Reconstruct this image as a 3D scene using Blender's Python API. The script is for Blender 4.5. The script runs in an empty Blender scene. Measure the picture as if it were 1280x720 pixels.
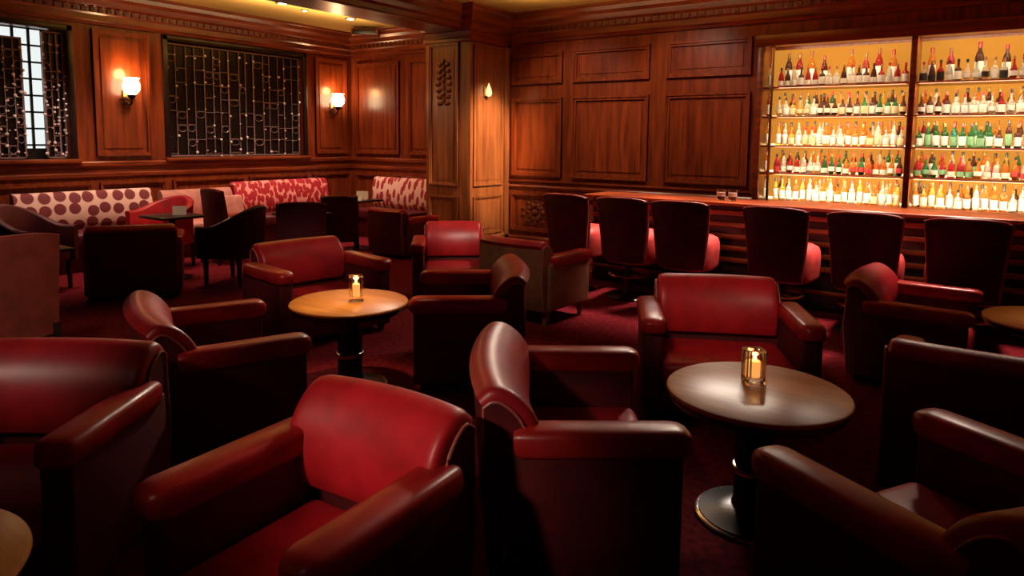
import bpy, bmesh, math, random
from mathutils import Vector, Matrix
R = math.radians
rnd = random.Random(7)
SC = bpy.context.scene
COL = SC.collection

# ------------------------------------------------------------------ mesh helper
class MB:
    """collects shapes, builds them as ONE mesh object"""
    def __init__(s): s.v = []; s.f = []
    def add(s, vs, fs, M=None):
        n = len(s.v)
        s.v += [tuple(M @ Vector(v)) if M else tuple(v) for v in vs]
        s.f += [tuple(i + n for i in f) for f in fs]
        return s
    def box(s, x0, x1, y0, y1, z0, z1, bev=0, seg=2, M=None):
        if not bev:
            vs = [(x, y, z) for x in (x0, x1) for y in (y0, y1) for z in (z0, z1)]
            fs = [(0, 1, 3, 2), (4, 6, 7, 5), (0, 4, 5, 1), (2, 3, 7, 6), (0, 2, 6, 4), (1, 5, 7, 3)]
            return s.add(vs, fs, M)
        bm = bmesh.new(); bmesh.ops.create_cube(bm, size=1)
        for v in bm.verts:
            v.co = Vector(((x0 + x1) / 2 + v.co.x * (x1 - x0), (y0 + y1) / 2 + v.co.y * (y1 - y0), (z0 + z1) / 2 + v.co.z * (z1 - z0)))
        b = min(bev, .49 * min(x1 - x0, y1 - y0, z1 - z0))
        bmesh.ops.bevel(bm, geom=bm.edges[:], offset=b, segments=seg, profile=.5, affect='EDGES')
        bm.verts.index_update()
        vs = [v.co.copy() for v in bm.verts]; fs = [[v.index for v in f.verts] for f in bm.faces]
        bm.free(); return s.add(vs, fs, M)
    def loft(s, rings, closed=True, caps=True, M=None):
        n = len(rings[0]); vs = [p for r in rings for p in r]; fs = []
        for i in range(len(rings) - 1):
            for j in range(n if closed else n - 1):
                k = (j + 1) % n
                fs.append((i * n + j, i * n + k, (i + 1) * n + k, (i + 1) * n + j))
        if caps and closed:
            fs.append(tuple(range(n))[::-1]); fs.append(tuple((len(rings) - 1) * n + j for j in range(n)))
        return s.add(vs, fs, M)
    def lathe(s, prof, seg=24, M=None):
        rings = [[(r * math.cos(2 * math.pi * j / seg), r * math.sin(2 * math.pi * j / seg), z) for j in range(seg)] for r, z in prof]
        return s.loft(rings, M=M)
    def tube(s, pts, r, seg=8, closed=False, M=None):
        pts = [Vector(p) for p in pts]; rings = []; n = len(pts)
        for i, p in enumerate(pts):
            a = pts[i - 1] if (i or closed) else p
            b = pts[(i + 1) % n] if (i < n - 1 or closed) else p
            t = (b - a).normalized()
            up = Vector((0, 0, 1)) if abs(t.z) < .9 else Vector((1, 0, 0))
            u = t.cross(up).normalized(); w = u.cross(t)
            rings.append([p + r * (math.cos(2 * math.pi * j / seg) * u + math.sin(2 * math.pi * j / seg) * w) for j in range(seg)])
        if closed: rings.append(rings[0])
        return s.loft(rings, caps=not closed, M=M)
    def ball(s, c, rx, ry=None, rz=None, seg=12, M=None):
        ry = ry or rx; rz = rz or rx; k = seg // 2
        rings = []
        for i in range(k + 1):
            t = math.pi * i / k; q = max(math.sin(t), .02)
            rings.append([(c[0] + rx * q * math.cos(2 * math.pi * j / seg), c[1] + ry * q * math.sin(2 * math.pi * j / seg), c[2] - rz * math.cos(t)) for j in range(seg)])
        return s.loft(rings, M=M)
    def build(s, name, mat=None, parent=None, smooth=35, loc=None, rotz=0):
        me = bpy.data.meshes.new(name); me.from_pydata(s.v, [], s.f); me.validate()
        bm = bmesh.new(); bm.from_mesh(me); bmesh.ops.recalc_face_normals(bm, faces=bm.faces[:]); bm.to_mesh(me); bm.free()
        if smooth:
            me.shade_smooth()
            try: me.set_sharp_from_angle(angle=R(smooth))
            except Exception: pass
        if mat: me.materials.append(mat)
        o = bpy.data.objects.new(name, me); COL.objects.link(o)
        if parent: o.parent = parent
        if loc is not None: o.location = loc
        o.rotation_euler.z = rotz
        return o

def tag(o, label, cat, group=None, kind=None):
    o['label'] = label; o['category'] = cat
    if group: o['group'] = group
    if kind: o['kind'] = kind
    return o
def thing(name, label, cat, loc, rotz=0, group=None):
    o = bpy.data.objects.new(name, None); o.empty_display_size = .1; COL.objects.link(o)
    o.location = loc; o.rotation_euler.z = rotz
    return tag(o, label, cat, group)
def struct(o):
    o['kind'] = 'structure'; return o
def copy_tree(o, parent=None):
    c = o.copy(); COL.objects.link(c)
    if parent: c.parent = parent
    for ch in list(o.children): copy_tree(ch, c)
    return c

# ------------------------------------------------------------------ materials
def nodemat(name):
    m = bpy.data.materials.new(name); m.use_nodes = True
    nt = m.node_tree; b = nt.nodes['Principled BSDF']
    return m, nt, b
def setin(b, **kw):
    for k, v in kw.items():
        k = {'base': 'Base Color', 'rough': 'Roughness', 'metal': 'Metallic', 'spec': 'Specular IOR Level', 'coat': 'Coat Weight', 'coatr': 'Coat Roughness',
             'trans': 'Transmission Weight', 'ior': 'IOR', 'emis': 'Emission Color', 'estr': 'Emission Strength', 'sheen': 'Sheen Weight'}[k]
        if k in b.inputs:
            b.inputs[k].default_value = (*v, 1) if isinstance(v, tuple) and len(v) == 3 else v
def plain(name, base, rough=.5, **kw):
    m, nt, b = nodemat(name); setin(b, base=base, rough=rough, **kw)
    n = nt.nodes.new('ShaderNodeTexNoise'); n.inputs['Scale'].default_value = 30
    tc = nt.nodes.new('ShaderNodeTexCoord'); nt.links.new(tc.outputs['Object'], n.inputs['Vector'])
    mr = nt.nodes.new('ShaderNodeMapRange'); mr.inputs['To Min'].default_value = max(0, rough - .06); mr.inputs['To Max'].default_value = min(1, rough + .06)
    nt.links.new(n.outputs['Fac'], mr.inputs['Value']); nt.links.new(mr.outputs['Result'], b.inputs['Roughness'])
    return m
def two_tone(name, c1, c2, scale=(1, 1, 1), nscale=6., rough=.4, bump=0., detail=4, lo=.35, hi=.65, **kw):
    m, nt, b = nodemat(name); setin(b, rough=rough, **kw)
    tc = nt.nodes.new('ShaderNodeTexCoord'); mp = nt.nodes.new('ShaderNodeMapping'); mp.inputs['Scale'].default_value = scale
    nt.links.new(tc.outputs['Object'], mp.inputs['Vector'])
    n = nt.nodes.new('ShaderNodeTexNoise'); n.inputs['Scale'].default_value = nscale; n.inputs['Detail'].default_value = detail
    nt.links.new(mp.outputs['Vector'], n.inputs['Vector'])
    r = nt.nodes.new('ShaderNodeValToRGB'); r.color_ramp.elements[0].position = lo; r.color_ramp.elements[1].position = hi
    r.color_ramp.elements[0].color = (*c1, 1); r.color_ramp.elements[1].color = (*c2, 1)
    nt.links.new(n.outputs['Fac'], r.inputs['Fac']); nt.links.new(r.outputs['Color'], b.inputs['Base Color'])
    if bump:
        bp = nt.nodes.new('ShaderNodeBump'); bp.inputs['Strength'].default_value = bump; bp.inputs['Distance'].default_value = .004
        nt.links.new(n.outputs['Fac'], bp.inputs['Height']); nt.links.new(bp.outputs['Normal'], b.inputs['Normal'])
    return m
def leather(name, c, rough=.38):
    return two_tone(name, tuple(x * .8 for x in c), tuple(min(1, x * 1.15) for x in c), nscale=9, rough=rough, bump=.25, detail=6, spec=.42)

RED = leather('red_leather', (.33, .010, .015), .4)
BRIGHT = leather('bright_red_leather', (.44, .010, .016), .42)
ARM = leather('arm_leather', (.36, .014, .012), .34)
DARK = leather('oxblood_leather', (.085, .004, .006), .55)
BROWN = leather('brown_cloth', (.23, .088, .038), .7)
BACKC = leather('russet_cloth', (.26, .045, .026), .6)
PIPE = leather('piping_leather', (.38, .085, .07), .4)
STOOLS = leather('stool_seat_leather', (.52, .06, .055), .45)
BLACKW = two_tone('ebonised_wood', (.010, .006, .005), (.022, .012, .009), (8, 8, 1), 4, .3)
WOOD = two_tone('mahogany_panelling', (.12, .018, .005), (.30, .058, .014), (9, 9, .8), 2.2, .3, .12, 6, .3, .7, coat=.25, coatr=.2)
WOODH = two_tone('mahogany_moulding', (.12, .018, .005), (.30, .058, .014), (.9, .9, 9), 2.2, .3, .1, 6, .3, .7, coat=.25, coatr=.2)
PILW = two_tone('pillar_mahogany', (.18, .055, .020), (.40, .14, .048), (9, 9, .8), 2.0, .35, .12, 6, .3, .7, coat=.2, coatr=.2)
CARVE = two_tone('carved_mahogany', (.10, .022, .007), (.22, .055, .017), (9, 9, 3), 3, .4, .3)
TOPW = two_tone('tabletop_walnut', (.38, .13, .026), (.60, .25, .055), (1.2, 9, 1), 2.6, .34, 0, 6, .3, .7, spec=.7)
CARPET = two_tone('burgundy_carpet', (.075, .003, .007), (.17, .009, .016), nscale=26, rough=.95, bump=.5, detail=8, spec=.08)
CEIL = two_tone('ceiling_ochre_plaster', (.50, .30, .075), (.56, .34, .09), nscale=2, rough=.9)
BRASS = plain('aged_brass', (.45, .25, .08), .3, metal=1.)
CHROME = plain('chrome', (.7, .7, .7), .15, metal=1.)
IRON = plain('dark_iron', (.02, .017, .015), .45, metal=.6)
BLACK = plain('black_lacquer', (.008, .006, .006), .25)
CLOTHW = plain('white_linen', (.75, .68, .6), .8)
WAX = plain('candle_wax', (.8, .5, .2), .5, emis=(1., .42, .10), estr=1.0)
def emit(name, c, s):
    m, nt, b = nodemat(name); setin(b, base=(0, 0, 0), rough=1., emis=c, estr=s); return m
FLAME = emit('flame', (1., .55, .15), 30)
GLOBE = emit('lit_glass_shade', (1., .72, .42), 14)
LENS = emit('lit_lamp_lens', (1., .8, .5), 25)
DAY = emit('daylit_frosted_pane', (.86, .92, .9), 1.0)
STRIP = emit('shelf_light_strip', (1., .72, .36), 5)
def glass(name, c, rough=.03, ior=1.45, trans=1.):
    m, nt, b = nodemat(name); setin(b, base=c, rough=rough, trans=trans, ior=ior); return m
GLASS = glass('clear_glass', (1, .96, .9)); FROST = glass('clear_block_glass', (1, .93, .86), .12)
def backlit():
    m, nt, b = nodemat('backlit_amber_panel'); setin(b, base=(.22, .09, .012), rough=.8, spec=.1)
    tc = nt.nodes.new('ShaderNodeTexCoord'); n = nt.nodes.new('ShaderNodeTexNoise'); n.inputs['Scale'].default_value = 1.6
    nt.links.new(tc.outputs['Object'], n.inputs['Vector'])
    r = nt.nodes.new('ShaderNodeValToRGB'); r.color_ramp.elements[0].color = (.72, .27, .03, 1); r.color_ramp.elements[1].color = (.95, .42, .06, 1)
    nt.links.new(n.outputs['Fac'], r.inputs['Fac']); nt.links.new(r.outputs['Color'], b.inputs['Emission Color']); b.inputs['Emission Strength'].default_value = .55
    return m
BACKLIT = backlit()
def dots(name, ground, dot, scale, stretch, radius, rand):
    m, nt, b = nodemat(name); setin(b, rough=.75)
    tc = nt.nodes.new('ShaderNodeTexCoord'); sp = nt.nodes.new('ShaderNodeSeparateXYZ'); cb = nt.nodes.new('ShaderNodeCombineXYZ')
    nt.links.new(tc.outputs['Object'], sp.inputs[0])
    ad = nt.nodes.new('ShaderNodeMath'); ad.operation = 'ADD'
    nt.links.new(sp.outputs['X'], ad.inputs[0]); ad.inputs[1].default_value = 0
    ml = nt.nodes.new('ShaderNodeMath'); ml.operation = 'MULTIPLY'; ml.inputs[1].default_value = stretch
    nt.links.new(sp.outputs['Z'], ml.inputs[0])
    nt.links.new(ad.outputs[0], cb.inputs[0]); nt.links.new(ml.outputs[0], cb.inputs[1])
    v = nt.nodes.new('ShaderNodeTexVoronoi'); v.voronoi_dimensions = '2D'; v.inputs['Scale'].default_value = scale; v.inputs['Randomness'].default_value = rand
    nt.links.new(cb.outputs[0], v.inputs['Vector'])
    r = nt.nodes.new('ShaderNodeValToRGB'); e = r.color_ramp.elements
    e[0].position = radius; e[1].position = radius + .05; e[0].color = (*dot, 1); e[1].color = (*ground, 1)
    nt.links.new(v.outputs['Distance'], r.inputs['Fac']); nt.links.new(r.outputs['Color'], b.inputs['Base Color'])
    return m
SPOT = dots('spotted_fabric', (.72, .46, .38), (.16, .016, .02), 6.0, 1.0, .38, .3)
STREAK = dots('leafy_red_fabric', (.85, .32, .28), (.42, .010, .022), 16, .6, .50, .9)
STREAKP = dots('leafy_pale_fabric', (.80, .48, .40), (.36, .02, .03), 12, .42, .36, .9)
PINK = leather('rose_leather', (.50, .20, .16), .6)

# ------------------------------------------------------------------ room
XL, YB, CH = -9.33, 8.37, 3.4
XR, YF = 3.2, -2.6
struct(MB().box(XL - .2, XR + .2, YF - .2, YB + .5, -.1, 0).build('floor', CARPET))
struct(MB().box(XL - .2, XR + .2, YF - .2, YB + .5, CH, CH + .1).build('ceiling', CEIL))

def frame(mb, plane, pos, a0, a1, z0, z1, out, w=.045, d=.03):
    """a panel moulding on a wall plane ('X' or 'Y'), sticking out by d towards the room"""
    def bx(p0, p1, q0, q1, e):
        if plane == 'X': mb.box(min(pos, pos + out * e), max(pos, pos + out * e), p0, p1, q0, q1)
        else: mb.box(p0, p1, min(pos, pos + out * e), max(pos, pos + out * e), q0, q1)
    for k, (ww, e) in enumerate(((w, d), (w * .45, d * 1.5))):
        bx(a0, a0 + ww, z0, z1, e); bx(a1 - ww, a1, z0, z1, e)
        bx(a0 + ww, a1 - ww, z0, z0 + ww, e); bx(a0 + ww, a1 - ww, z1 - ww, z1, e)
    # raised field
    g = w + .05
    if a1 - a0 > .3 and z1 - z0 > .3:
        bx(a0 + g, a1 - g, z0 + g, z1 - g, d * .4)

def profile_run(mb, plane, pos, out, a0, a1, prof):
    """extrude a moulding profile [(depth, z)...] along a wall"""
    rings = []
    for a in (a0, a1):
        rings.append([((pos + out * d, a, z) if plane == 'X' else (a, pos + out * d, z)) for d, z in prof])
    mb.loft(rings)
CROWN = [(-.02, 2.98), (.03, 2.98), (.035, 3.02), (.05, 3.03), (.05, 3.10), (.07, 3.12), (.075, 3.18), (.10, 3.21), (.115, 3.27), (.15, 3.31), (.16, 3.36), (.18, 3.37), (.18, 3.41), (-.02, 3.41)]
RAIL = [(-.01, 1.08), (.025, 1.08), (.03, 1.12), (.02, 1.13), (.02, 1.19), (.035, 1.20), (.055, 1.22), (.06, 1.26), (.045, 1.275), (-.01, 1.275)]
RAILB = [(-.01, .90), (.02, .90), (.03, .93), (.02, .945), (.02, .985), (.045, 1.0), (.045, 1.025), (-.01, 1.025)]
BASE = [(-.01, -.01), (.03, -.01), (.03, .17), (.015, .2), (-.01, .2)]

# left wall with two window openings
W1 = (2.72, 3.84, 1.31, 2.86); W2 = (5.09, 7.33, 1.31, 2.90)
mb = MB()
ys = [YF, W1[0], W1[1], W2[0], W2[1], YB + .3]
for a, b in ((YF - .2, W1[0]), (W1[1], W2[0]), (W2[1], YB + .3)): mb.box(XL - .2, XL, a, b, 0, CH)
for w in (W1, W2):
    mb.box(XL - .2, XL, w[0], w[1], 0, w[2]); mb.box(XL - .2, XL, w[0], w[1], w[3], CH)
wall_l = struct(mb.build('wall_left', WOOD))
mb = MB()
frame(mb, 'X', XL, 4.13, 4.83, 1.34, 2.93, 1, .05); frame(mb, 'X', XL, 7.57, 8.24, 1.34, 2.93, 1, .05)
frame(mb, 'X', XL, 1.4, 2.45, 1.34, 2.93, 1, .05); frame(mb, 'X', XL, 0, 1.2, 1.34, 2.93, 1, .05)
for a, b in ((-.2, 1.3), (1.45, 2.6), (2.75, 4.05), (4.15, 5.0), (5.1, 6.2), (6.3, 7.4), (7.5, 8.3)): frame(mb, 'X', XL, a, b, .3, 1.0, 1, .045)
mb.build('panel_moulding', WOOD, wall_l)
for k, w in enumerate((W1, W2)):
    mb = MB()
    frame(mb, 'X', XL, w[0] - .07, w[1] + .07, w[2] - .02, w[3] + .07, 1, .07, .035)
    mb.v = mb.v; 
    win = MB()
    for (p0, p1, q0, q1) in ((w[0] - .07, w[0], w[2], w[3] + .07), (w[1], w[1] + .07, w[2], w[3] + .07), (w[0] - .07, w[1] + .07, w[3], w[3] + .07)):
        win.box(XL - .02, XL + .035, p0, p1, q0, q1, .008)
    o = struct(win.build('window_%d' % (k + 1), BLACKW))
    MB().box(XL - .02, XL + .09, w[0] - .09, w[1] + .09, w[2] - .05, w[2], .012).build('sill', WOODH, o)
    pane = MB().box(XL - .19, XL - .175, w[0], w[1] - (.12 if k == 0 else 0), w[2], w[3]).build('pane', DAY if k == 0 else BLACK, o)
    if k == 1: pane['label'] = 'black unlit window glass'
    else: pane['label'] = 'bright frosted window glass'
    g = MB()
    if k == 0:
        yy = [w[0] + i * .16 for i in range(8)]; zz = [w[2] + .17 + i * .197 for i in range(8)]
        yy = [2.72, 3.06, 3.34, 3.505, 3.74, 3.84]; g.box(XL - .174, XL - .15, w[0], w[1], w[2], w[2] + .13)
    else:
        yy = [w[0] + i * .28 for i in range(9)]; zz = [w[2] + i * .265 for i in range(7)]
    for y in yy: g.box(XL - .175, XL - .155, y - .014, y + .014, w[2], w[3])
    for z in zz: g.box(XL - .175, XL - .155, w[0], w[1], z - .011, z + .011)
    g.build('glazing_bars', IRON, o)

# beaded / wrought-iron lattice screens hanging in the windows
def lattice(name, label, y0, y1, z0, z1, x, step, seed, backing=False):
    rr = random.Random(seed)
    t = thing(name, label, 'screen', (x, (y0 + y1) / 2, z0), 0, 'wrought screens in the windows')
    h = (y1 - y0) / 2; H = z1 - z0
    m = MB(); bd = MB()
    n = max(2, int(round((y1 - y0) / step)))
    yy = [-h + .012 + (2 * h - .024) * (i + (rr.uniform(-.18, .18) if 0 < i < n else 0)) / n for i in range(n + 1)]
    row = .195 if step > .1 else .11
    for i, y in enumerate(yy):
        w = rr.choice((.004, .005, .009))
        m.box(-.005, .005, y - w, y + w, 0, H)
        z = .05
        while z < H - .05:
            if i < n and rr.random() < .58:
                y2 = yy[i + 1]; zz = z + rr.uniform(-.012, .012)
                m.box(-.004, .004, y, y2, zz - .004, zz + .004)
                if rr.random() < .4:
                    c = (y + y2) / 2; q = (y2 - y) * .42
                    m.tube([(0, c + q * math.cos(g), zz - .05 + .045 * math.sin(g)) for g in [math.pi * .1 * k for k in range(20)]], .004, 5, closed=True)
            for _ in range(1 if step > .1 else 2):
                if rr.random() < .6: bd.ball((.012, y + rr.uniform(-.02, .02), z + rr.uniform(-.05, .05)), rr.uniform(.009, .021), seg=8)
            z += row
    nf = len(m.f); m.add(bd.v, bd.f)
    fr = MB()
    fr.box(-.012, .012, -h, h, H - .02, H); fr.box(-.012, .012, -h, h, 0, .02); fr.box(-.012, .012, -h, -h + .02, 0, H); fr.box(-.012, .012, h - .02, h, 0, H)
    fr.build('frame', LATT, t); lt = m.build('lattice', LATT, t); lt.data.materials.append(BEAD)
    for q in lt.data.polygons: q.material_index = 1 if q.index >= nf else 0
   
    if backing: MB().box(-.035, -.025, -h, h, 0, H).build('backing_cloth', BLACK, t)
    return t
LATT = plain('pewter_lattice', (.26, .18, .18), .4, metal=.35)
BEAD = plain('glass_bead', (.85, .72, .70), .12, spec=.9)
SCR_A, SCR_B = 3.39, 3.60
lattice('lattice_screen', 'wide dark wrought lattice screen set with beads, filling the window between the two wall sconces', W2[0] + .01, W2[1] - .03, W2[2] + .01, W2[3] - .02, XL - .06, .135, 3, True)
lattice('lattice_screen', 'narrow dark scroll screen covering the left part of the bright window', W1[0] + .01, SCR_A, W1[2] + .01, W1[3] - .13, XL - .06, .09, 5, True)
lattice('lattice_screen', 'narrow dark scroll screen covering the right edge of the bright window', SCR_B, W1[1] - .01, W1[2] + .01, W1[3] - .02, XL - .06, .08, 6, True)

# back wall (bar wall) with the bottle recess
CX0, CX1, CZ0, CZ1 = -2.30, 2.2, .90, 2.74
mb = MB()
mb.box(XL - .2, CX0, YB, YB + .5, 0, CH); mb.box(CX1, XR + .2, YB, YB + .5, 0, CH)
mb.box(CX0, CX1, YB, YB + .5, 0, CZ0); mb.box(CX0, CX1, YB, YB + .5, CZ1, CH); mb.box(CX0, CX1, YB + .42, YB + .5, CZ0, CZ1)
wall_b = struct(mb.build('wall_back', WOOD))
mb = MB()
for a, b in ((-9.19, -8.15), (-7.94, -6.85)):
    frame(mb, 'Y', YB, a, b, 1.34, 2.88, -1, .05); frame(mb, 'Y', YB, a, b, .3, .98, -1, .045)
for a, b in ((-5.86, -5.01), (-4.84, -3.71), (-3.48, -2.42)):
    frame(mb, 'Y', YB, a, b, 2.40, 2.84, -1, .055); frame(mb, 'Y', YB, a, b, 1.08, 2.20, -1, .055); frame(mb, 'Y', YB, a, b, .27, .82, -1, .05)
frame(mb, 'Y', YB, 2.3, 3.1, 1.1, 2.84, -1, .05)
mb.build('panel_moulding', WOOD, wall_b)
# carved rosette in the low panel beside the pillar
mb = MB(); cx, cz = -5.44, .55
mb.ball((cx, YB - .02, cz), .05, .03, .05)
for k in range(10):
    a = math.tau * k / 10
    mb.ball((cx + .12 * math.cos(a), YB - .015, cz + .10 * math.sin(a)), .05, .025, .045, 10)
    mb.ball((cx + .22 * math.cos(a + .3), YB - .015, cz + .16 * math.sin(a + .3)), .04, .02, .03, 8)
mb.build('carving', CARVE, wall_b)
struct(MB().box(XR, XR + .2, YF - .2, YB + .3, 0, CH).build('wall_right', WOOD))
struct(MB().box(XL - .2, XR + .2, YF - .2, YF, 0, CH).build('wall_front', WOOD))
# mouldings that run round the room
mb = MB(); profile_run(mb, 'X', XL, 1, YF, YB, CROWN); struct(mb.build('trim_1', WOODH, smooth=20))
mb = MB(); profile_run(mb, 'Y', YB, -1, XL, XR, CROWN); struct(mb.build('trim_2', WOODH, smooth=20))
dent = MB()
x = XL + .2
while x < 2.4:
    if not (-6.95 < x < -5.75): dent.box(x, x + .05, YB - .095, YB - .05, 3.125, 3.175)
    x += .1
y = 1.6
dent.build('dentils', CARVE, bpy.data.objects['trim_2'])
dent = MB()
while y < YB - .2:
    dent.box(XL + .05, XL + .095, y, y + .05, 3.125, 3.175); y += .1
dent.build('dentils', CARVE, bpy.data.objects['trim_1'])
mb = MB(); profile_run(mb, 'X', XL, 1, YF, YB, RAIL); struct(mb.build('trim_3', WOODH, smooth=20))
mb = MB(); profile_run(mb, 'Y', YB, -1, XL, -6.75, RAIL); struct(mb.build('trim_4', WOODH, smooth=20))
mb = MB(); profile_run(mb, 'Y', YB, -1, -5.93, CX0 - .02, RAILB); struct(mb.build('trim_5', WOODH, smooth=20))
mb = MB(); profile_run(mb, 'X', XL, 1, YF, YB, BASE); struct(mb.build('baseboard_left', WOODH, smooth=20))
mb = MB(); profile_run(mb, 'Y', YB, -1, XL, XR, BASE); struct(mb.build('baseboard_back', WOODH, smooth=20))

# pillar and beam
PX0, PX1, PY0 = -6.74, -5.93, 7.45
pil = struct(MB().box(PX0, PX1, PY0, YB + .05, 0, CH).build('pillar', PILW))
mb = MB()
frame(mb, 'Y', PY0, PX0 + .07, PX1 - .20, .95, 2.93, -1, .04, .02); frame(mb, 'Y', PY0, PX0 + .07, PX1 - .20, .25, .8, -1, .04, .02)
frame(mb, 'X', PX1, PY0 + .06, YB - .18, .95, 2.9, 1, .03, .014); frame(mb, 'X', PX1, PY0 + .06, YB - .18, .25, .8, 1, .03, .014)
mb.box(PX1 - .01, PX1 + .03, YB - .13, YB - .02, 0, 3.0, .012)
mb.build('panel_moulding', PILW, pil)
mb = MB(); cx = (PX0 + PX1) / 2 - .065
for k in range(7):
    z = 2.1 + k * .09; s = .10 - abs(k - 3) * .012
    for sx in (-1, 1): mb.ball((cx + sx * s, PY0 - .012, z), .055, .022, .035, 10)
    mb.ball((cx, PY0 - .014, z + .04), .035, .022, .04, 10)
mb.build('carving', CARVE, pil)
def ringed(mb, x0, x1, y0, prof):
    for i in range(len(prof) - 1):
        (d0, z0), (d1, z1) = prof[i], prof[i + 1]
        a = [(x0 - d0, y0 - d0, z0), (x1 + d0, y0 - d0, z0), (x1 + d0, YB + .02, z0), (x0 - d0, YB + .02, z0)]
        b = [(x0 - d1, y0 - d1, z1), (x1 + d1, y0 - d1, z1), (x1 + d1, YB + .02, z1), (x0 - d1, YB + .02, z1)]
        mb.loft([a, b], caps=False)
mb = MB(); ringed(mb, PX0, PX1, PY0, [(0, 2.93), (.03, 2.94), (.03, 2.98), (.015, 3.0), (.02, 3.07), (.05, 3.1), (.06, 3.16), (.10, 3.2), (.12, 3.27), (.17, 3.31), (.18, 3.36), (.21, 3.37), (.21, 3.4)])
mb.build('capital', WOODH, pil, smooth=20)
mb = MB(); ringed(mb, PX0, PX1, PY0, [(.03, 0), (.03, .2), (.015, .23), (0, .24)]); mb.build('plinth', PILW, pil, smooth=20)
bx0, bx1 = -6.58, -6.06
beam = struct(MB().box(bx0, bx1, YF, PY0 + .1, 3.08, CH).build('beam', WOODH))
mb = MB()
for pos, out in ((bx0, -1), (bx1, 1)):
    profile_run(mb, 'X', pos, out, YF, PY0 - .1, [(-.01, 3.10), (.02, 3.10), (.025, 3.16), (.05, 3.19), (.06, 3.25), (.11, 3.30), (.12, 3.35), (.15, 3.36), (.15, 3.41), (-.01, 3.41)])
mb.build('crown_moulding', WOODH, beam, smooth=20)

# ------------------------------------------------------------------ club armchairs
def arm_rings(x, hw, z0, z1, y0, y1, N=20):
    rings = []
    st = [(0, .45), (.012, .72), (.03, .9), (.06, 1.0), (.2, 1.0), (.38, 1.0), (y1 - y0 - .03, 1.0), (y1 - y0, .8)]
    zc, hh = (z0 + z1) / 2, (z1 - z0) / 2
    for d, s in st:
        r = []
        for j in range(N):
            a = math.tau * j / N; c, q = math.cos(a), math.sin(a)
            sg = lambda t: (1 if t >= 0 else -1) * abs(t) ** .56
            r.append((x + hw * s * sg(c), y0 + d, zc + hh * s * sg(q)))
        rings.append(r)
    return rings
def interp(pts, n):
    """smooth resample of a polyline (Catmull-Rom)"""
    P = [pts[0]] + list(pts) + [pts[-1]]; out = []
    for i in range(1, len(P) - 2):
        for k in range(n):
            t = k / n
            out.append(tuple(.5 * ((2 * P[i][c]) + (-P[i - 1][c] + P[i + 1][c]) * t + (2 * P[i - 1][c] - 5 * P[i][c] + 4 * P[i + 1][c] - P[i + 2][c]) * t * t
                             + (-P[i - 1][c] + 3 * P[i][c] - 3 * P[i + 1][c] + P[i + 2][c]) * t ** 3) for c in range(2)))
    out.append(tuple(pts[-1])); return out
INNER = interp([(.205, .40), (.207, .45), (.215, .53), (.235, .605), (.27, .66), (.315, .695), (.35, .70), (.378, .68)], 3)
OUTER = interp([(.165, .40), (.148, .45), (.150, .53), (.175, .615), (.22, .685), (.285, .735), (.35, .742), (.397, .705)], 3)
SHELL = [(.38, .68), (.378, .60), (.358, .4), (.315, .15), (.305, .05), (.2, .05)]
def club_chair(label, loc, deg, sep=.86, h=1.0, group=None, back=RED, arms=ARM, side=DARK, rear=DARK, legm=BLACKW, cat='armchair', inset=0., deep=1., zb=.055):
    t = thing('club_armchair', label, cat, (loc[0], loc[1], 0), R(deg), group)
    hw = sep / 2 + .025
    iw = sep / 2 - .055
    # seat box and cushion
    b = MB(); b.box(-iw - .01, iw + .01, -.345, .22, zb, .235, .012); b.build('seat_base', side, t)
    b = MB(); b.box(-iw, iw, -.37, .2, .22, .355, .05, 4); b.build('seat_cushion', back, t)
    # arms, each with a padded top
    for s in (-1, 1):
        x = s * sep / 2
        a = MB().box(x - .055, x + .055, -.365, .26, zb, .545, .018, 3).build('arm', side, t)
        MB().loft(arm_rings(x, .072, .505, .612, -.395, .225)).build('arm_pad', arms, a)
        for yy in (-.30, .24):
            xx = s * (sep / 2 - .005)
            MB().loft([[(xx - q, yy - q, z), (xx + q, yy - q, z), (xx + q, yy + q, z), (xx - q, yy + q, z)] for q, z in ((.015, 0), (.026, zb + .005))]).build('leg', legm, t)
    # back: a shell with flat ears and a thick rolled pad over it
    prof = INNER + [(y, max(z, zb)) for y, z in SHELL]
    fw, hw = hw, hw - inset
    n = 13; rings = []
    curve = lambda x: -.05 * (x / hw) ** 2
    for i in range(n):
        x = -hw + 2 * hw * i / (n - 1)
        rings.append([(x, y + curve(x) * min(1, max(0, (z - .3) / .3)), z) for y, z in prof])
    sh = MB().loft(rings).build('back_shell', rear, t, smooth=40)
    pw = hw - .012
    st = [(-pw, .25), (-pw + .005, .62), (-pw + .014, .86), (-pw + .030, .97), (-pw + .050, 1)]
    st = st + [(-pw + .05 + (2 * pw - .10) * k / 8, 1) for k in range(1, 8)] + [(-x, s) for x, s in reversed(st)]
    rings = []
    for x, s in st:
        c = curve(x); q = lambda z: c * min(1, max(0, (z - .3) / .3))
        o = [(x, iy + (oy - iy) * s + q(iz), iz + (oz - iz) * s) for (iy, iz), (oy, oz) in zip(INNER, OUTER)]
        i_ = [(x, iy + .004 + q(iz), iz - .004) for iy, iz in reversed(INNER)]
        rings.append(o + i_)
    MB().loft(rings).build('back_cushion', back, t, smooth=50)
    for s in (-1, 1):
        c = curve(hw)
        pts = [(s * (hw - .002), y + c * min(1, max(0, (z - .3) / .3)), z) for y, z in (INNER[6:] + SHELL[:4])]
        MB().tube(pts, .006, 6).build('piping', PIPE, sh)
    t.scale = (1, deep, h)
    return t
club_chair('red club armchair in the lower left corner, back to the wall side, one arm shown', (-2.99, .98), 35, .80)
club_chair('bright red club armchair in front, centre left, its lit back cushion facing the viewer', (-1.63, 1.33), 3.5, .62, back=BRIGHT)
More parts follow.
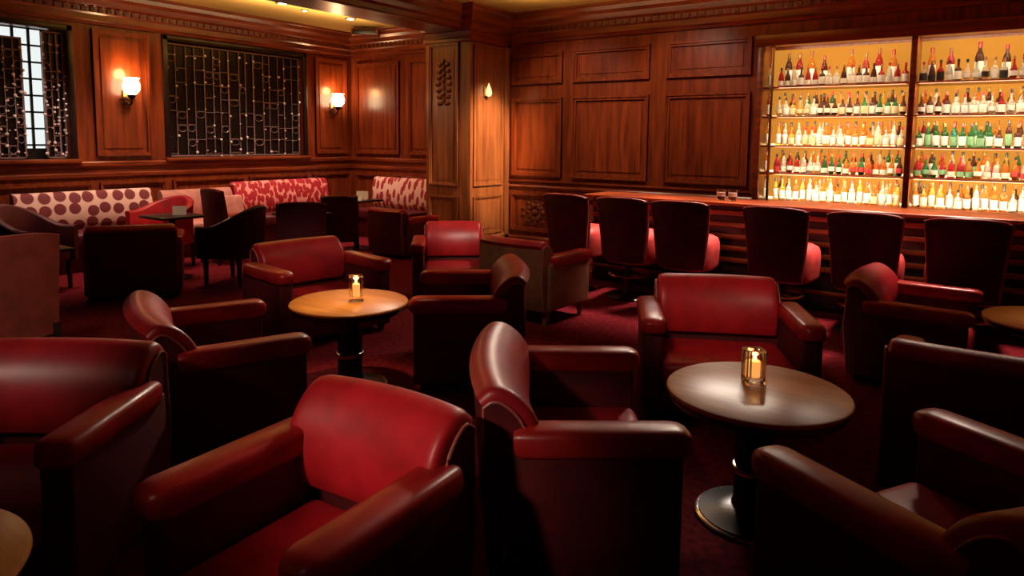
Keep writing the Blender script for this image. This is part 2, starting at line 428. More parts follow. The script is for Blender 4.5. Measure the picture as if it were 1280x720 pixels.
club_chair('red club armchair seen from its side, left of the round table with a grey sheen', (-1.40, 2.40), 126, .90)
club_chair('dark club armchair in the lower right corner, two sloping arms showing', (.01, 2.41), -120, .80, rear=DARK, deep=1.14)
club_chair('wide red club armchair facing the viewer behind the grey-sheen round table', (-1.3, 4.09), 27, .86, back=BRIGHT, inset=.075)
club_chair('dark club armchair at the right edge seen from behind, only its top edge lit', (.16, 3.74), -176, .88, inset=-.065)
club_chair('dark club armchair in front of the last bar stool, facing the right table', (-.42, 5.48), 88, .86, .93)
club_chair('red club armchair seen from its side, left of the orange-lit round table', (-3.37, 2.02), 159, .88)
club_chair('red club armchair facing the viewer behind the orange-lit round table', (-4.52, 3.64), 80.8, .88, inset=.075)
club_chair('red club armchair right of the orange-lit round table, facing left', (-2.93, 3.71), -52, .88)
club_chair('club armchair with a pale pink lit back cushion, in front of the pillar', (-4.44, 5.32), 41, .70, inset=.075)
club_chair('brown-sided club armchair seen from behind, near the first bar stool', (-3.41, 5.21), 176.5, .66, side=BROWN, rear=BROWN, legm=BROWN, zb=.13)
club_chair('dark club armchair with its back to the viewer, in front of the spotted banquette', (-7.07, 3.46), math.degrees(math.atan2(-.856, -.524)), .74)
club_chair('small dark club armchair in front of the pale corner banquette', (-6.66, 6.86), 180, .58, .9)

# ------------------------------------------------------------------ round cocktail tables with candle blocks
def round_table(label, loc, r=.375):
    t = thing('cocktail_table', label, 'table', (loc[0], loc[1], 0))
    MB().lathe([(0.001, .537), (r - .012, .537), (r - .004, .541), (r, .548), (r - .003, .556), (r - .010, .56), (.001, .56)], 72).build('tabletop', TOPW, t)
    MB().lathe([(.001, .495), (r - .05, .495), (r - .02, .505), (r - .012, .52), (r - .012, .5365), (.001, .5365)], 72).build('apron', BLACKW, t)
    MB().lathe([(.001, .05), (.085, .05), (.085, .06), (.078, .075), (.078, .47), (.11, .495), (.001, .495)], 40).build('column', BLACK, t)
    MB().lathe([(.0785, .20), (.088, .203), (.09, .215), (.088, .227), (.0785, .23)], 40).build('collar', CHROME, t)
    MB().lathe([(.001, 0), (.225, 0), (.23, .006), (.22, .02), (.14, .035), (.09, .05), (.001, .05)], 56).build('base', BLACK, t)
    MB().lathe([(.222, .0005), (.238, .0005), (.240, .006), (.236, .012), (.222, .016)], 56).build('base_rim', CHROME, t)
    return t
round_table('round wooden cocktail table with a grey sheen and black column, right of centre', (-.765, 2.915))
round_table('round wooden cocktail table lit orange, left of centre', (-3.34, 2.96))
round_table('round cocktail table cut off by the right edge', (.36, 5.17))
round_table('dark round cocktail table cut off at the lower left corner', (-2.12, .33))

def candle_block(label, loc, s, h, rz):
    t = thing('candle_holder', label, 'candle holder', (loc[0], loc[1], .5603), R(rz), 'glass candle holders')
    o = MB(); a = s / 2; w = .013
    # thick glass block with a square well: outer shell and inner walls in one closed surface
    vs = []; 
    def sq(q, z): return [(-q, -q, z), (q, -q, z), (q, q, z), (-q, q, z)]
    c = .006
    def oct_(q, z, c): return [(-q + c, -q, z), (q - c, -q, z), (q, -q + c, z), (q, q - c, z), (q - c, q, z), (-q + c, q, z), (-q, q - c, z), (-q, -q + c, z)]
    rings = [oct_(a - .004, 0, .01), oct_(a, .006, .01), oct_(a, h - .006, .01), oct_(a - .004, h, .01), oct_(a - w, h, .006), oct_(a - w - .002, h - .006, .006), oct_(a - w - .004, .03, .006)]
    o.loft(rings); o.build('glass_block', FROST, t, smooth=15)
    MB().lathe([(.001, .0315), (.024, .0315), (.024, h * .66), (.020, h * .68), (.001, h * .67)], 20).build('candle', WAX, t)
    MB().lathe([(.001, h * .675), (.006, h * .70), (.0085, h * .74), (.006, h * .80), (.001, h * .88)], 12).build('flame', FLAME, t)
    li = bpy.data.lights.new('candle_glow', 'POINT'); li.energy = .9; li.color = (1, .5, .18); li.shadow_soft_size = .02
    lo = bpy.data.objects.new('candle_glow', li); COL.objects.link(lo); lo.location = (loc[0], loc[1], .56 + h * .93)
    return t
candle_block('square glass candle holder glowing amber on the grey-sheen table', (-.80, 2.985), .088, .15, 35)
candle_block('square glass candle holder on the orange-lit table', (-3.31, 2.99), .09, .165, 50)

# ------------------------------------------------------------------ bar stools
def bar_stool():
    t = thing('bar_stool', '', 'bar stool', (0, 0, 0))
    # local: faces -y, back at +y
    rings = []; N = 40
    for z, q in ((.36, .90), (.365, .96), (.39, 1), (.54, 1.02), (.61, 1.0), (.65, .94), (.675, .78), (.682, .5)):
        r = []
        for j in range(N):
            a = math.tau * j / N; c, e = math.cos(a), math.sin(a); g = lambda t: (1 if t >= 0 else -1) * abs(t) ** .62
            r.append((.262 * q * g(c), -.165 + .315 * q * g(e), z))
        rings.append(r)
    MB().loft(rings).build('seat', STOOLS, t, smooth=50)
    # gently curved back that flares towards the top
    prof = [(.185, .385), (.20, .385), (.215, .42), (.225, .60), (.25, .85), (.285, 1.03), (.275, 1.052), (.255, 1.05), (.215, .86), (.17, .72), (.16, .5)]
    def at(x, y, z):
        hw = .225 + .055 * max(0, min(1, (z - .4) / .6))
        return (x * hw, y - .075 * x * x, z - .03 * abs(x) ** 3 * (1 if z > .9 else 0))
    bk = MB().loft([[at(-1 + k / 7, y, z) for y, z in prof] for k in range(15)]).build('backrest', DARK, t, smooth=50)
    edge = [at(-1, y, z) for y, z in ((.215, .42), (.225, .60), (.25, .85))] + [at(-1 + k / 8, .283, 1.04) for k in range(17)] + [at(1, y, z) for y, z in ((.25, .85), (.225, .60), (.215, .42))]
    MB().tube(edge, .010, 8).build('piping', PIPE, bk)
    MB().lathe([(.001, .03), (.05, .03), (.04, .06), (.04, .345), (.10, .362), (.001, .362)], 24).build('pedestal', BLACKW, t)
    MB().lathe([(.001, 0), (.21, 0), (.22, .012), (.20, .028), (.08, .045), (.001, .045)], 36).build('base', BLACKW, t)
    m = MB().tube([(.2 * math.cos(math.tau * k / 28), .2 * math.sin(math.tau * k / 28), .24) for k in range(28)], .011, 8, closed=True)
    for k in range(3):
        a = math.tau * k / 3 + .5; m.tube([(.035 * math.cos(a), .035 * math.sin(a), .24), (.2 * math.cos(a), .2 * math.sin(a), .24)], .008, 6)
    m.build('footrest', BRASS, t)
    return t
st0 = bar_stool()
names = ['first bar stool from the pillar, dark red with a flaring back', 'second bar stool from the pillar, its bright red seat side showing',
         'third bar stool from the pillar, bright red seat side showing', 'fourth bar stool from the pillar, in front of the left end of the bottle shelves',
         'fifth bar stool from the pillar, behind the wide red armchair', 'bar stool farthest from the pillar, at the right end of the row']
for i, x in enumerate((-3.66, -3.02, -2.43, -1.53, -.84, -.15)):
    s = st0 if i == 0 else copy_tree(st0)
    s.location = (x, 6.42, 0); s.rotation_euler.z = R(180 + (i % 3 - 1) * 4)
    s['label'] = names[i]; s['group'] = 'bar stools along the counter'

# ------------------------------------------------------------------ bar counter and bottle cabinet
t = thing('bar_counter', 'long dark wooden bar counter with ribbed front behind the stools', 'bar counter', (-.85, 7.15, 0))
MB().box(-2.95, 2.95, -.30, .28, .965, 1.0, .012, 3).build('worktop', WOODH, t)
MB().box(-2.90, 2.90, -.16, .25, 0, .965).build('front_panel', BLACKW, t)
m = MB()
for z in (.86, .74, .62, .5, .38): m.box(-2.9, 2.9, -.19, -.16, z, z + .05, .01)
m.build('rib_moulding', WOODH, t)
m = MB().tube([(-2.85, -.27, .2), (2.85, -.27, .2)], .02, 10)
for x in (-2.6, -1.3, 0, 1.3, 2.6): m.tube([(x, -.27, .2), (x, -.16, .2)], .012, 6)
m.build('foot_rail', BRASS, t)

cab = thing('bottle_cabinet', 'amber backlit bottle cabinet with two tall bays in the panelled wall', 'cabinet', (-.05, YB, CZ0))
off = Vector((-.05, YB, CZ0))
def cbox(mb, x0, x1, y0, y1, z0, z1, bev=0): return mb.box(x0 - off.x, x1 - off.x, y0, y1, z0 - off.z, z1 - off.z, bev)
SH = [.925, 1.25, 1.57, 1.91, 2.25]
m = MB()
cbox(m, CX0 - .05, CX1 + .05, -.05, .03, CZ0 - .07, CZ0 + .02, .01); cbox(m, CX0 - .07, CX1 + .07, -.07, .03, CZ1 - .03, CZ1 + .1, .01)
cbox(m, CX0 - .05, CX0 + .02, -.05, .03, CZ0, CZ1, .008); cbox(m, CX1 - .02, CX1 + .05, -.05, .03, CZ0, CZ1, .008)
m.build('frame', WOODH, cab)
for x in (-.76, .70): cbox(MB(), x - .03, x + .03, -.045, .40, CZ0 + .02, CZ1 - .03, .006).build('divider', WOODH, cab)
cbox(MB(), -2.195, -2.165, -.03, .0, CZ0 + .02, CZ1 - .03, .006).build('post', BRASS, cab)
cbox(MB(), CX0 + .02, CX1 - .02, .395, .41, CZ0 + .02, CZ1 - .03).build('back_panel', BACKLIT, cab)['label'] = 'glowing amber back panel'
for z in SH:
    cbox(MB(), CX0 + .02, CX1 - .02, .0, .39, z - .022, z, .004).build('shelf', WOODH, cab)
    cbox(MB(), CX0 + .03, CX1 - .03, .372, .385, z + .002, z + .016).build('light_strip', STRIP, cab)
cbox(MB(), CX0 + .03, CX1 - .03, -.005, .02, CZ1 - .008, CZ1 - .001).build('light_strip', STRIP, cab)

# bottles
def hue(c, tr=.75, rough=.08): return glass('bottle_glass', c, rough, 1.2, tr)
GL = {'amber': hue((.75, .28, .05)), 'clear': hue((.9, .86, .75)), 'green': hue((.05, .20, .07)), 'dark': hue((.10, .03, .02), .5), 'red': hue((.42, .03, .03), .6), 'golden': hue((.9, .55, .12)), 'teal': hue((.10, .40, .30))}
LB = {'white': plain('white_label', (.85, .80, .7), .6), 'cream': plain('cream_label', (.80, .62, .36), .6), 'red': plain('red_label', (.55, .05, .05), .6), 'black': plain('black_label', (.02, .018, .018), .5), 'green': plain('green_label', (.2, .42, .22), .6)}
CP = [plain('black_cap', (.02, .012, .01), .35), plain('red_cap', (.32, .02, .02), .35), plain('gold_cap', (.30, .14, .04), .4, metal=.5), plain('brown_cork', (.25, .09, .03), .7)]
PROF = {
 'tall':   ([(.001, 0), (.032, 0), (.036, .004), (.037, .145), (.033, .165), (.015, .185), (.013, .255)], .0375, (.022, .125), (.0145, .235, .275)),
 'squat':  ([(.001, 0), (.036, 0), (.041, .006), (.0425, .10), (.039, .12), (.015, .145), (.013, .20)], .0432, (.018, .10), (.016, .19, .225)),
 'round':  ([(.001, 0), (.024, 0), (.036, .02), (.042, .06), (.038, .10), (.020, .135), (.013, .16), (.013, .21)], .0428, (.035, .085), (.016, .20, .235)),
 'slim':   ([(.001, 0), (.026, 0), (.029, .004), (.029, .17), (.022, .20), (.012, .225), (.011, .265)], .0295, (.025, .145), (.0135, .245, .285)),
 'flared': ([(.001, 0), (.036, 0), (.040, .005), (.034, .12), (.026, .17), (.013, .20), (.012, .24)], .0395, (.02, .085), (.015, .225, .262)),
}
mesh_cache = {}
def bottle(shape, glassc, lab, capi, x, y, z, sc):
    key = (shape, glassc, lab, capi)
    p, lr, (l0, l1), (cr, c0, c1) = PROF[shape]
    if key not in mesh_cache:
        o = MB().lathe(p, 14).build('bottle', GL[glassc])
        MB().lathe([(lr * .96, l0), (lr + .0006, l0), (lr + .0006, l1), (lr * .96, l1)], 14).build('label', LB[lab], o)
        MB().lathe([(.001, c0), (cr, c0), (cr, c1 - .004), (cr * .8, c1), (.001, c1)], 10).build('cap', CP[capi], o)
        mesh_cache[key] = o
    else: o = copy_tree(mesh_cache[key])
    o.parent = None; o.location = (x, y, z); o.scale = (sc, sc, sc); o.rotation_euler.z = 0
    return o
ORD = 'first second third fourth fifth sixth seventh eighth ninth tenth eleventh twelfth thirteenth fourteenth fifteenth sixteenth seventeenth eighteenth nineteenth twentieth twenty-first twenty-second twenty-third twenty-fourth'.split()
ROWS = ['bottom', 'fourth', 'third', 'second', 'top']
pal = {('left', 4): (['dark', 'clear', 'red', 'dark'], ['white'], ['squat', 'flared', 'tall']), ('left', 3): (['golden', 'clear', 'dark', 'green', 'dark'], ['white', 'cream'], ['round', 'tall', 'squat']),
       ('left', 2): (['golden', 'clear', 'amber', 'clear'], ['white', 'cream', 'white'], ['tall', 'squat', 'slim']), ('left', 1): (['red', 'clear', 'green', 'amber', 'dark'], ['white', 'white', 'red'], ['tall', 'round', 'slim', 'flared']),
       ('left', 0): (['clear', 'golden', 'clear', 'amber'], ['white', 'cream', 'white', 'white'], ['tall', 'slim', 'squat']),
       ('right', 4): (['clear', 'dark', 'clear', 'red'], ['white', 'white', 'black'], ['flared', 'squat', 'round']), ('right', 3): (['dark', 'clear', 'red'], ['white'], ['round', 'squat']),
       ('right', 2): (['green', 'teal', 'green', 'dark', 'red'], ['white', 'white', 'green'], ['tall', 'squat', 'slim']), ('right', 1): (['green', 'red', 'amber', 'clear', 'dark'], ['white', 'green', 'white', 'red'], ['flared', 'tall', 'round']),
       ('right', 0): (['clear', 'golden', 'clear', 'amber'], ['white', 'white', 'cream'], ['tall', 'slim', 'squat'])}
for bay, xa, xb, n in (('left', -2.12, -.845, 18), ('right', -.68, .40, 15)):
    for k, z in enumerate(SH):
        gs, ls, ss = pal[(bay, k)]
        for i in range(n):
            x = xa + (xb - xa) * i / (n - 1) + rnd.uniform(-.001, .001)
            f = i / (n - 1); g = gs[min(len(gs) - 1, int((f * .75 + rnd.random() * .25) * len(gs)))] if k in (1, 2, 3) else rnd.choice(gs)
            s = rnd.choice(ss if k in (0, 2) else [q for q in ss if q not in ('tall', 'slim')]); l = rnd.choice(ls); c = rnd.randrange(4)
            sc = rnd.uniform(.92, .98)
            o = bottle(s, g, l, c, x, YB + .13 + rnd.uniform(-.015, .015), z + .0005, 1)
            q = 1. if s == 'slim' else .86 if s in ('squat', 'round') else .93
            o.scale = (q * .94, q * .94, (.94 if s in ('tall', 'slim') else .86 if s == 'flared' else 1.) * rnd.uniform(.92, 1.04))
            tag(o, '%s %s bottle with %s label, %s from the left on the %s shelf, %s bay' % (g, s, l, ORD[i], ROWS[k], bay), 'bottle', 'bottles in the backlit cabinet')
for bay, xa, xb, n in (('left', -2.09, -.88, 15), ('right', -.65, .37, 12)):
    for k in range(4):
        z = SH[k]; gs, ls, ss = pal[(bay, k)]
        for i in range(n):
            x = xa + (xb - xa) * i / (n - 1)
            g = rnd.choice(gs + ['amber', 'dark', 'amber']); l = rnd.choice(ls); st = rnd.choice(('tall', 'slim'))
            o = bottle(st, g, l, rnd.choice((0, 1, 2, 3, 3, 0)), x, YB + .245 + rnd.uniform(-.01, .01), z + .0005, 1)
            o.scale = (.95, .95, rnd.uniform(.95, 1.01))
            tag(o, '%s %s bottle, back row, %s from left, %s shelf, %s bay' % (g, st, ORD[i], ROWS[k], bay), 'bottle', 'bottles in the backlit cabinet')
# tall decanters standing behind on the top shelves
for i, x in enumerate((-2.07, -1.95, -1.82, -1.68, -1.40, -1.25, -1.12, -.98, -.62, -.45, -.20, .03, .2)):
    o = bottle('slim', rnd.choice(['red', 'dark', 'amber', 'clear']), 'white', rnd.randrange(4), x, YB + .27, SH[4] + .0005, rnd.uniform(1.22, 1.45))
    tag(o, 'slender bottle rising behind the others, %s from the left of the back row, top shelf' % ORD[i], 'bottle', 'tall bottles at the back of the top shelf')

for k in range(5):
    o = bottle('slim', ('clear', 'amber', 'golden', 'red', 'clear')[k], 'white', k % 4, -2.238, YB + .12, SH[k] + .0005, .95)
    tag(o, 'single bottle in the narrow bay left of the brass post, %s shelf' % ROWS[k], 'bottle', 'bottles in the backlit cabinet')
# two little glasses on the counter
def tumbler(label, x, y):

    t = thing('glass_tumbler', label, 'glass', (x, y, 1.0005), 0, 'tumblers on the counter')
    MB().lathe([(.001, 0), (.038, 0), (.046, .12), (.043, .12), (.036, .014), (.001, .014)], 24).build('glass', GLASS, t)
    MB().lathe([(.001, .0145), (.0355, .0145), (.0395, .08), (.001, .08)], 24).build('dark_drink', BLACK, t)
    MB().lathe([(.0415, .045), (.0425, .045), (.0445, .085), (.0435, .085)], 24).build('white_band', CLOTHW, t)
tumbler('dark tumbler with a white band, left one of the pair on the bar', -2.30, 7.05)
tumbler('dark tumbler with a white band, right one of the pair on the bar', -2.18, 7.05)

# ------------------------------------------------------------------ banquettes, dining chairs, tub chairs, small tables
def banquette(label, a, b, wall, fabric, top=.93, seatm=DARK):
    L = b - a
    t = thing('banquette', label, 'banquette', ((XL + .035, (a + b) / 2, 0) if wall == 'left' else ((a + b) / 2, YB - .035, 0)), R(90) if wall == 'left' else 0, 'banquettes against the panelling')
    h = L / 2     # local: faces -y; wall at y = 0
    MB().box(-h, h, -.60, -.02, 0, .30, .015).build('base', DARK, t)
    MB().box(-h + .005, h - .005, -.65, -.15, .30, .46, .04, 4).build('seat_cushion', seatm, t)
    prof = [(-.15, .45), (-.19, .52), (-.175, .7), (-.13, top - .04), (-.10, top), (-.05, top + .008), (-.02, top - .02), (-.02, .45)]
    MB().loft([[(x, y, z) for y, z in prof] for x in (-h + .004, -h + .03, h - .03, h - .004)]).build('backrest', fabric, t, smooth=50)
    return t
banquette('banquette with dark round spots on pale fabric, under the panel with the left sconce', 3.14, 4.72, 'left', SPOT, .91)
banquette('banquette cut off by the left edge, spotted pale fabric', 1.7, 2.98, 'left', SPOT, .93)
banquette('plain rose banquette beside the spotted one', 4.86, 5.90, 'left', PINK, .86, PINK)
banquette('banquette with a red leafy print, below the wide lattice window', 5.93, 7.66, 'left', STREAK, .93)
banquette('corner banquette with a pale leafy print beside the pillar', -8.62, -7.3, 'back', STREAKP, .95)

def dining_chair(label, loc, d, mat=DARK, h=.96, w=.48):
    t = thing('dining_chair', label, 'chair', (loc[0], loc[1], 0), math.atan2(d[0], -d[1]), 'high-backed chairs by the banquettes')
    MB().box(-w / 2 + .01, w / 2 - .01, -.25, .20, .36, .48, .04, 4).build('seat', mat, t)
    prof = [(.14, .40), (.165, .6), (.20, .8), (.225, h), (.245, h + .008), (.27, h - .01), (.26, .8), (.245, .6), (.235, .30), (.20, .30), (.19, .38)]
    rings = []
    for k in range(9):
        x = -1 + 2 * k / 8
        rings.append([(x * (w / 2) * (.92 + .10 * (z - .3)), y - .03 * x * x, z - .025 * abs(x) ** 3 * (1 if z > .9 else 0)) for y, z in prof])
    bk = MB().loft(rings).build('backrest', mat, t, smooth=50)
    edge = [(x * (w / 2) * (.92 + .10 * (h - .3)), .258 - .03 * x * x, h + .004 - .025 * abs(x) ** 3) for x in [-1 + k / 6 for k in range(13)]]
    MB().tube(edge, .009, 6).build('piping', PIPE, bk)
    for sx in (-1, 1):
        for y0, y1 in ((-.20, -.21), (.20, .26)):
            x = sx * (w / 2 - .04)
            MB().loft([[(x - q, yy - q, z), (x + q, yy - q, z), (x + q, yy + q, z), (x - q, yy + q, z)] for q, yy, z in ((.015, y1, 0), (.022, y0, .37))]).build('leg', BLACKW, t)
    return t
dining_chair('high-backed russet chair seen from behind, cut off by the left edge', (-5.22, 1.70), (-1, 0), BACKC, .97, .52)
dining_chair('dark chair back standing between the plain rose and red printed banquettes', (-8.05, 5.12), (0, 1), DARK, .95, .46)
dining_chair('dark red high-backed chair seen from behind, behind the facing red armchair', (-5.86, 4.56), (-.79, .606), DARK, .95, .5)
dining_chair('dark high-backed chair nearest the room corner', (-6.82, 5.92), (-.7, .7), DARK, .88, .46)

def tub_chair(label, loc, d, mat=DARK, top=.86, low=.64):
    t = thing('tub_chair', label, 'chair', (loc[0], loc[1], 0), math.atan2(d[0], -d[1]), 'tub chairs by the banquettes')
    MB().box(-.22, .22, -.27, .2, .30, .46, .05, 4).build('seat', mat, t)
    rings = []; N = 25
    for i in range(N):
        s = -1 + 2 * i / (N - 1)          # -1 front of one arm .. 0 middle of back .. 1 front of other arm
        if abs(s) > .55:
            x = .285 * (1 if s > 0 else -1); y = .02 - (abs(s) - .55) / .45 * .30; nx, ny = (1 if s > 0 else -1), 0
        else:
            a = s / .55 * math.pi / 2; x = .285 * math.sin(a); y = .02 + .25 * math.cos(a); nx, ny = math.sin(a), math.cos(a)
        q = min(1, abs(s) / .85); zt = top + (low - top) * (3 * q * q - 2 * q ** 3)
        th = .035
        ring = []
        for (o, z) in ((-th, .30), (-th, zt - .02), (-th * .5, zt), (th * .8, zt + .004), (th * 1.3, zt - .015), (th, zt - .06), (th * .8, .30)):
            ring.append((x + nx * o, y + ny * o, z))
        rings.append(ring)
    MB().loft(rings).build('wraparound_back', mat, t, smooth=50)
    for sx in (-1, 1):
        for y in (-.22, .18):
            x = sx * .24
            MB().loft([[(x - q, y - q, z), (x + q, y - q, z), (x + q, y + q, z), (x - q, y + q, z)] for q, z in ((.014, 0), (.022, .31))]).build('leg', BLACKW, t)
    return t
tub_chair('dark low tub chair seen from the side, beside the back-turned dark armchair', (-6.80, 4.42), (-.934, -.41), leather('black_leather', (.03, .012, .010), .35))
tub_chair('red tub chair in front of the gap after the spotted banquette', (-8.28, 4.42), (.3, -1), RED, .86, .70)
tub_chair('dark tub chair in front of the left end of the spotted banquette', (-7.95, 2.86), (.82, .57), DARK, .90, .66)

def side_table(label, loc, w=.55):
    t = thing('pedestal_table', label, 'table', (loc[0], loc[1], 0), 0, 'small tables by the banquettes')
    h = w / 2
    MB().box(-h, h, -h, h, .69, .72, .01, 3).build('tabletop', BLACKW, t)
    MB().lathe([(.001, .02), (.05, .02), (.03, .06), (.03, .66), (.08, .69), (.001, .69)], 20).build('column', BLACK, t)
    MB().lathe([(.001, 0), (.19, 0), (.19, .012), (.06, .03), (.001, .03)], 32).build('base', BLACK, t)
    return t
def card(label, x, y, rz=0, w=.14, h=.10, z=.7205):
    m = MB(); q = .035
    m.loft([[(s, -q, 0), (s, -q + .004, 0), (s, .001, h - .004), (s, q - .004, 0), (s, q, 0), (s, .0, h)] for s in (-w / 2, w / 2)])
    o = m.build('folded_card', CLOTHW, None, loc=(x, y, z), rotz=R(rz), smooth=0)
    tag(o, label, 'menu card', 'white cards on the small tables')
side_table('small square table behind the russet chair', (-6.2, 2.12), .6)
side_table('small square table holding a white card, beyond the back-turned dark armchair', (-7.55, 4.11), .5)
side_table('small square table behind the dark red high-backed chair', (-6.66, 5.20), .5)
side_table('small square table in front of the red leafy banquette', (-7.55, 6.85), .55)
card('white folded card on the table beyond the back-turned dark armchair', -7.50, 4.17, 60)
card('white folded card on the table behind the dark red high-backed chair', -6.72, 5.14, 30, .12, .08)
card('upright white folded card on the table before the red leafy banquette', -7.48, 6.90, 35, .17, .12)
card('low white folded card on the table before the red leafy banquette', -7.42, 6.70, 35, .2, .06)
m = MB().box(-.22, .22, -.05, .05, 0, .30, .045, 4, Matrix.Rotation(R(-14), 4, 'X'))
tag(m.build('cushion', PINK, None, loc=(-8.93, 5.72, .475), rotz=R(90)), 'rose cushion propped on the plain rose banquette', 'cushion')

# ------------------------------------------------------------------ wall sconces, ceiling lamps, projector
def sconce(label, loc, rz, power):
    t = thing('wall_sconce', label, 'wall lamp', loc, R(rz), 'lit wall sconces')      # local: wall at y=0, room towards -y
    MB().box(-.05, .05, -.025, 0, -.09, .13, .012, 3).build('backplate', BRASS, t)
    m = MB().tube([(0, -.02, -.02), (0, -.08, -.06), (0, -.13, -.045), (0, -.15, .0), (0, -.15, .05)], .011, 8)
    m.tube([(-.10, -.03, .0), (-.06, -.05, .03), (0, -.03, .02), (.06, -.05, .03), (.10, -.03, .0)], .008, 6)
    m.build('arm', IRON, t)
    MB().lathe([(.001, .0), (.03, .0), (.05, .035), (.055, .05), (.001, .05)], 20, Matrix.Translation((0, -.15, .02))).build('cup', IRON, t)
    prof = [(.03, .065), (.06, .08), (.096, .13), (.104, .18), (.092, .23), (.082, .255), (.098, .285)]
    rings = []
    for r, z in prof:
        rings.append([(r * (1 + (.05 if z > .1 else 0) * math.cos(8 * math.tau * j / 32)) * math.cos(math.tau * j / 32), -.15 + r * (1 + (.05 if z > .1 else 0) * math.cos(8 * math.tau * j / 32)) * math.sin(math.tau * j / 32), z) for j in range(32)])
    MB().loft(rings, caps=False).build('glass_shade', GLOBE, t)['label'] = 'glowing fluted glass shade'
    li = bpy.data.lights.new('sconce_light', 'POINT'); li.energy = power; li.color = (1, .50, .18); li.shadow_soft_size = .07
    lo = bpy.data.objects.new('sconce_light', li); COL.objects.link(lo)
    lo.location = Matrix.Translation(loc) @ Matrix.Rotation(R(rz), 4, 'Z') @ Vector((0, -.15, .34))
    return t
sconce('glowing brass wall sconce on the panel beside the bright window', (XL + .012, 4.52, 2.06), 90, 11)
sconce('glowing brass wall sconce on the narrow panel near the room corner', (XL + .012, 7.93, 2.06), 90, 9)
t = thing('wall_light', 'small flame-shaped wall light on the bright side of the pillar', 'wall lamp', (PX1 + .006, 7.78, 2.28), R(90))
MB().box(-.04, .04, -.014, 0, -.09, .06, .006).build('backplate', BRASS, t)
MB().lathe([(.001, -.08), (.03, -.07), (.045, -.03), (.035, .02), (.015, .07), (.001, .11)], 20, Matrix.Translation((0, -.06, 0))).build('glass_flame', emit('lit_flame_glass', (1., .6, .25), 2.2), t)

for i, (x, y, r, lb) in enumerate(((-7.94, 5.94, .075, 'large lit downlight in the ochre ceiling nearest the viewer'), (-8.13, 6.45, .04, 'small lit downlight in the ochre ceiling'), (-8.08, 7.25, .065, 'lit downlight in the ochre ceiling nearest the dark box'))):
    t = thing('ceiling_downlight', lb, 'ceiling lamp', (x, y, CH), 0, 'downlights over the banquettes')
    MB().lathe([(r, .0), (r * 1.3, -.003), (r * 1.3, -.012), (r, -.015)], 28).build('trim_ring', BRASS, t)
    MB().lathe([(.001, -.002), (r, -.002), (r, -.010), (r * .6, -.02), (.001, -.022)], 24).build('lens', LENS, t)
t = thing('ceiling_speaker', 'dark box hung from the ceiling near the room corner', 'speaker', (-8.50, 7.95, CH), R(35))
MB().box(-.22, .22, -.12, .12, -.15, -.03, .02, 3).build('housing', WOODH, t)
MB().box(-.05, .05, -.05, .05, -.035, 0, .005).build('bracket', IRON, t)
MB().box(-.19, .19, -.128, -.118, -.13, -.05, .004).build('grille', BLACK, t)

# ------------------------------------------------------------------ lights
def spot(x, y, e, tx=None, ty=None, tz=.5, cone=60, col=(1, .78, .55), size=.2, blend=.7, z=CH - .05):
    li = bpy.data.lights.new('ceiling_or_fill_spot', 'SPOT'); li.energy = e; li.color = col; li.spot_size = R(cone); li.spot_blend = blend; li.shadow_soft_size = size  # serves ceiling spots and unseen fills added to brighten single things
    o = bpy.data.objects.new('ceiling_or_fill_spot', li); COL.objects.link(o); o.location = (x, y, z)
    d = Vector(((tx if tx is not None else x), (ty if ty is not None else y), tz)) - Vector((x, y, z))
    o.rotation_euler = d.to_track_quat('-Z', 'Y').to_euler()
def area(x, y, z, sx, sy, e, col, rot=(0, 0, 0)):
    li = bpy.data.lights.new('lamp', 'AREA'); li.shape = 'RECTANGLE'; li.size = sx; li.size_y = sy; li.energy = e; li.color = col  # unseen helper lights, no fitting is modelled for them
    o = bpy.data.objects.new('lamp', li); COL.objects.link(o); o.location = (x, y, z); o.rotation_euler = rot
W = (1, .80, .62)
P_ = (1, .70, .56)
# rows of ceiling spots near the bar, raking back over the seats
for (x, y, tx, ty, e, c) in (
    (-1.8, 6.9, -1.4, 2.4, 420, 20), (-3.8, 6.8, -1.72, 1.38, 620, 14), (-5.3, 6.0, -3.05, 1.3, 700, 13),
    (-.6, 6.7, -.12, 2.72, 220, 10), (.4, 6.6, .25, 3.5, 160, 14), (.7, 5.6, .36, 5.17, 110, 16), (-5.4, 6.4, -3.5, 2.3, 420, 20), (-3.6, 7.0, -4.2, 4.8, 300, 36), (-2.4, 6.9, -2.9, 3.8, 300, 26)):
    spot(x, y, e, tx, ty, .5, c, W)
spot(-3.0, 8.0, 520, -.85, 2.9, .56, 12, (1, .86, .72), .6)
# unseen fill spots added on the viewer's side, aimed at cushions and chairs
for (x, y, tx, ty, e, c) in ((-1.8, -2.4, -1.6, 1.75, 850, 12), (-.9, .4, -1.4, 4.45, 450, 17), (-2.2, .9, -4.9, 3.7, 380, 20), (-2.4, 2.4, -4.6, 5.8, 900, 14), (-2.2, 0, -5.0, 1.7, 300, 20), (-2.9, -2.4, -3.35, 1.45, 420, 12), (-2.6, 2.7, -3.4, 4.9, 120, 20)):
    spot(x, y, e, tx, ty, .6, c, W)
for x in (-3.5, -2.5, -1.5, -.5): spot(x + .35, 7.3, 950, x, 6.6, .7, 44, P_)           # over the stools
for y in (3.4, 4.6, 6.0, 7.2): spot(-8.2, y, 200, -8.9, y, .6, 75, P_)                 # over the banquettes
spot(-7.5, 4.2, 90, cone=30, col=W); spot(-7.5, 6.8, 90, cone=30, col=W); spot(-6.7, 5.2, 60, cone=24, col=W)  # unseen spots added so the white cards catch light
for x in (-1.18, -.49, -2.0): spot(x, 5.35, 170, x, 6.96, .72, 13, P_)  # unseen spots added to bring out the ribs of the counter
spot(-8.0, 7.4, 70, -8.0, 8.1, .6, 70, P_)
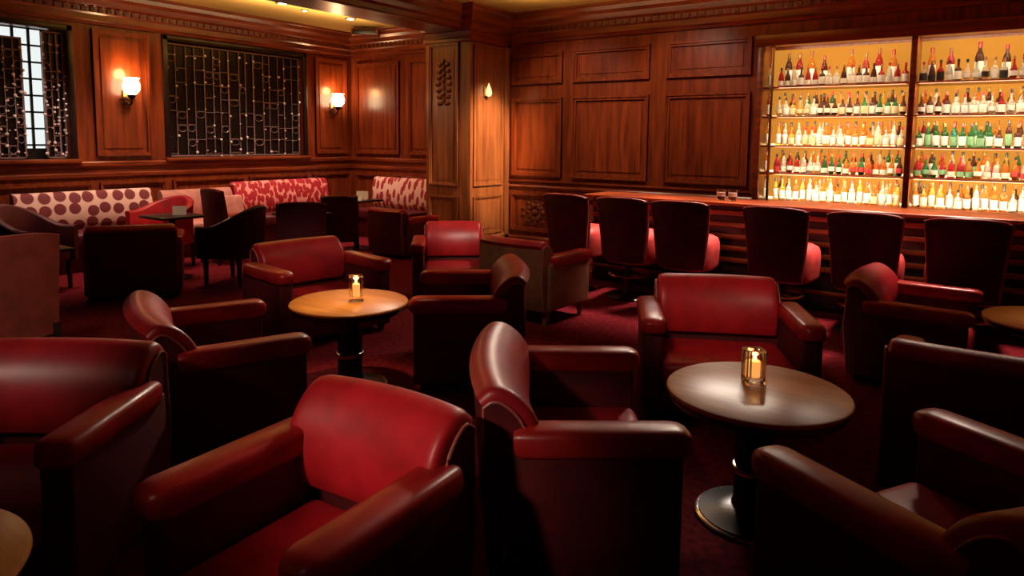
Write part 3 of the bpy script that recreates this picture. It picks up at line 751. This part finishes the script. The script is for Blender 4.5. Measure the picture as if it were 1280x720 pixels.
spot(-4.0, 7.2, 1500, -5.93, 7.9, 1.5, 34, (1, .66, .36)); spot(-5.0, 4.2, 60, -6.3, 7.45, 1.6, 30, (1, .66, .4)); spot(-3.5, 3.1, 480, -3.34, 2.96, .56, 20, (1, .58, .24))                                # unseen spots added to brighten the pillar's sides and the orange-lit table
spot(-4.6, 6.9, 110, -4.9, 8.37, 1.7, 80, W); spot(-3.2, 6.9, 110, -3.3, 8.37, 1.7, 80, W); spot(-6.0 - 1.2, 7.0, 40, -7.4, 8.37, 1.9, 80, W)  # unseen washes added to brighten the back wall panelling
area(-3.6, 7.2, CH - .35, 3.0, .5, 26, (1, .72, .35), (math.pi, 0, 0))  # unseen uplight added to brighten the ceiling over the bar
area(-7.6, 6.0, CH - .35, 1.0, 3.0, 70, (1, .72, .35), (math.pi, 0, 0))  # added uplight out of sight, brightens the ceiling above the banquettes
# unseen area lights added in front of the bottle cabinet, one per bay and shelf, shining down and back on the bottles
for x0, x1 in ((-2.14, -.8), (-.72, .66), (.74, 2.15)):
    for k, z in enumerate([1.22, 1.54, 1.88, 2.22, 2.70]):
        area((x0 + x1) / 2, YB - .02, z, x1 - x0 - .04, .03, (15, 9, 12, 9, 9)[k], (1, .80, .52), (R(38), 0, 0))

w = bpy.data.worlds.new('World'); SC.world = w; w.use_nodes = True
w.node_tree.nodes['Background'].inputs['Color'].default_value = (.5, .3, .2, 1); w.node_tree.nodes['Background'].inputs['Strength'].default_value = .02

# ------------------------------------------------------------------ camera
F, PITCH, ROLL, YAW = 860., R(5.5), R(.6), R(35)
cam = bpy.data.cameras.new('camera'); co = bpy.data.objects.new('camera', cam); COL.objects.link(co)
cam.sensor_fit = 'HORIZONTAL'; cam.sensor_width = 36; cam.lens = F / 1280 * 36
cam.shift_y = -(360 - (175 + F * math.tan(PITCH))) / 1280
cam.clip_start = .05
co.matrix_world = Matrix.Translation((0, 0, 1.6)) @ Matrix.Rotation(YAW, 4, 'Z') @ Matrix.Rotation(R(90) - PITCH, 4, 'X') @ Matrix.Rotation(ROLL, 4, 'Z')
SC.camera = co
SC.view_settings.view_transform = 'Standard'; SC.view_settings.look = 'None'; SC.view_settings.gamma = 1; SC.view_settings.use_curve_mapping = False
SC.view_settings.exposure = 0
SC.cycles.use_denoising = True
SC.cycles.max_bounces = 8; SC.cycles.sample_clamp_indirect = 4
